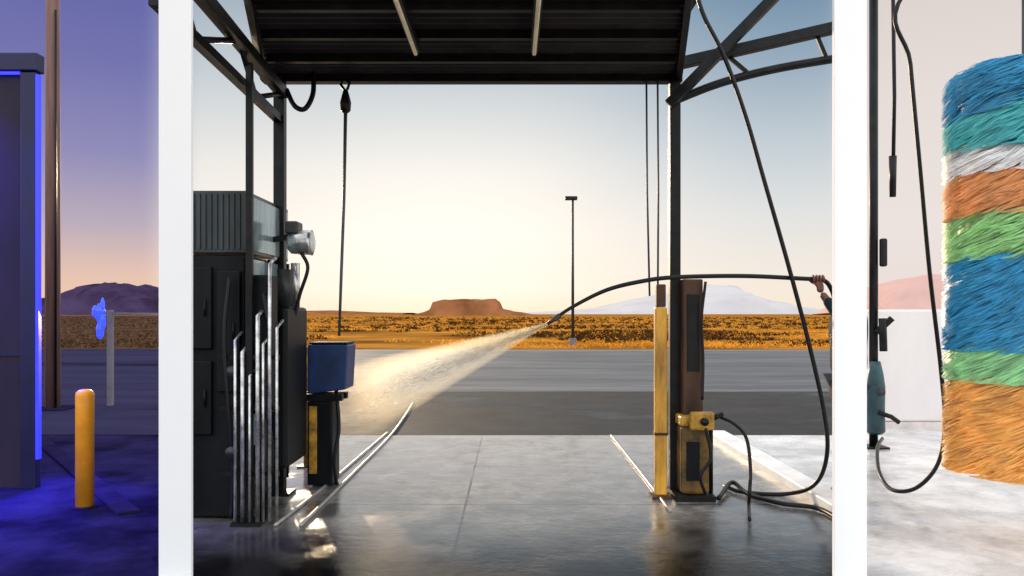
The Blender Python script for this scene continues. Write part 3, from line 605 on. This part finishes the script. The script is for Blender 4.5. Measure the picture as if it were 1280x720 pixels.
# ---------------------------------------------------------------- world
w = bpy.data.worlds.new('World'); S.world = w; w.use_nodes = True; nt = w.node_tree; N = nt.nodes; Lk = nt.links
bg = N['Background']
tc = N.new('ShaderNodeTexCoord'); sx = N.new('ShaderNodeSeparateXYZ'); Lk.new(tc.outputs['Generated'], sx.inputs[0])
az = mt('ARCTAN2', sx.outputs[0], sx.outputs[1])
hyp = mt('MAXIMUM', mt('SQRT', mt('ADD', mt('MULTIPLY', sx.outputs[0], sx.outputs[0]), mt('MULTIPLY', sx.outputs[1], sx.outputs[1]))), .001)
t = mt('DIVIDE', sx.outputs[2], hyp); t2 = mt('MULTIPLY', t, 2.)
def ramp(stops):
    r = N.new('ShaderNodeValToRGB'); el = r.color_ramp.elements
    while len(el) < len(stops): el.new(.5)
    for i, (p, c) in enumerate(stops): el[i].position = p*2; el[i].color = (*lin(c), 1)
    Lk.new(t2, r.inputs[0]); return r.outputs[0]
C1 = ramp([(0,(255,231,199)),(.03,(255,241,224)),(.1,(252,243,233)),(.18,(236,234,230)),(.28,(200,208,214)),(.4,(152,170,185))])
C2 = ramp([(0,(250,234,212)),(.05,(244,235,224)),(.12,(226,227,226)),(.2,(197,207,214)),(.3,(152,172,190)),(.4,(106,139,167))])
CL = ramp([(0,(246,204,170)),(.045,(230,196,180)),(.1,(188,174,188)),(.18,(146,142,186)),(.28,(117,117,176)),(.4,(96,100,166))])
CR = ramp([(0,(236,221,215)),(.1,(236,227,223)),(.25,(230,221,217)),(.4,(218,208,204))])
def mr(v, a, b):
    k = N.new('ShaderNodeMapRange'); k.interpolation_type = 'SMOOTHSTEP'; k.inputs[1].default_value = a; k.inputs[2].default_value = b; Lk.new(v, k.inputs[0]); return k.outputs[0]
def mix(f, a, b):
    k = N.new('ShaderNodeMix'); k.data_type = 'RGBA'; Lk.new(f, k.inputs[0])
    for i, v in ((6, a), (7, b)):
        if isinstance(v, tuple): k.inputs[i].default_value = (*v, 1)
        else: Lk.new(v, k.inputs[i])
    return k.outputs[2]
D = math.radians
c = mix(mr(az, D(0), D(20)), C1, C2)
c = mix(mr(az, D(21), D(25)), c, CR)
nl = mt('MULTIPLY', az, -1.)
# glow of the low sun in the haze
dt = N.new('ShaderNodeVectorMath'); dt.operation = 'DOT_PRODUCT'; Lk.new(tc.outputs['Generated'], dt.inputs[0])
ga, ge = D(-5), D(3); dt.inputs[1].default_value = (math.sin(ga)*math.cos(ge), math.cos(ga)*math.cos(ge), math.sin(ge))
glow = mt('POWER', mt('MAXIMUM', dt.outputs['Value'], 0.), 50.)
gm = N.new('ShaderNodeMix'); gm.data_type = 'RGBA'; gm.blend_type = 'ADD'; Lk.new(glow, gm.inputs[0]); Lk.new(c, gm.inputs[6]); gm.inputs[7].default_value = (.18,.15,.11,1)
c = gm.outputs[2]
c = mix(mr(nl, D(21), D(25)), c, CL)
sky = N.new('ShaderNodeTexSky'); sky.sky_type = 'NISHITA'; sky.sun_disc = False; sky.sun_elevation = EL; sky.sun_rotation = AZ
amb = N.new('ShaderNodeMix'); amb.data_type = 'RGBA'; amb.blend_type = 'ADD'; amb.inputs[0].default_value = .08
amb.inputs[6].default_value = (1.5,1.5,1.51,1); Lk.new(sky.outputs[0], amb.inputs[7])  # even bright fill sky behind and overhead, added to whiten the columns
c = mix(mr(mt('ABSOLUTE', az), D(45), D(80)), c, amb.outputs[2])
c = mix(mr(t, .55, 1.2), c, amb.outputs[2])
Lk.new(c, bg.inputs['Color']); bg.inputs['Strength'].default_value = 1.0
# ---------------------------------------------------------------- camera
cam = bpy.data.cameras.new('camera'); cam.sensor_width = 36; cam.lens = 36*F/1280; cam.shift_y = 32/1280; cam.clip_end = 12000; cam.clip_start = .05
co = bpy.data.objects.new('camera', cam); COL.objects.link(co); co.location = (0,0,H); co.rotation_euler = (PI/2,0,0); S.camera = co
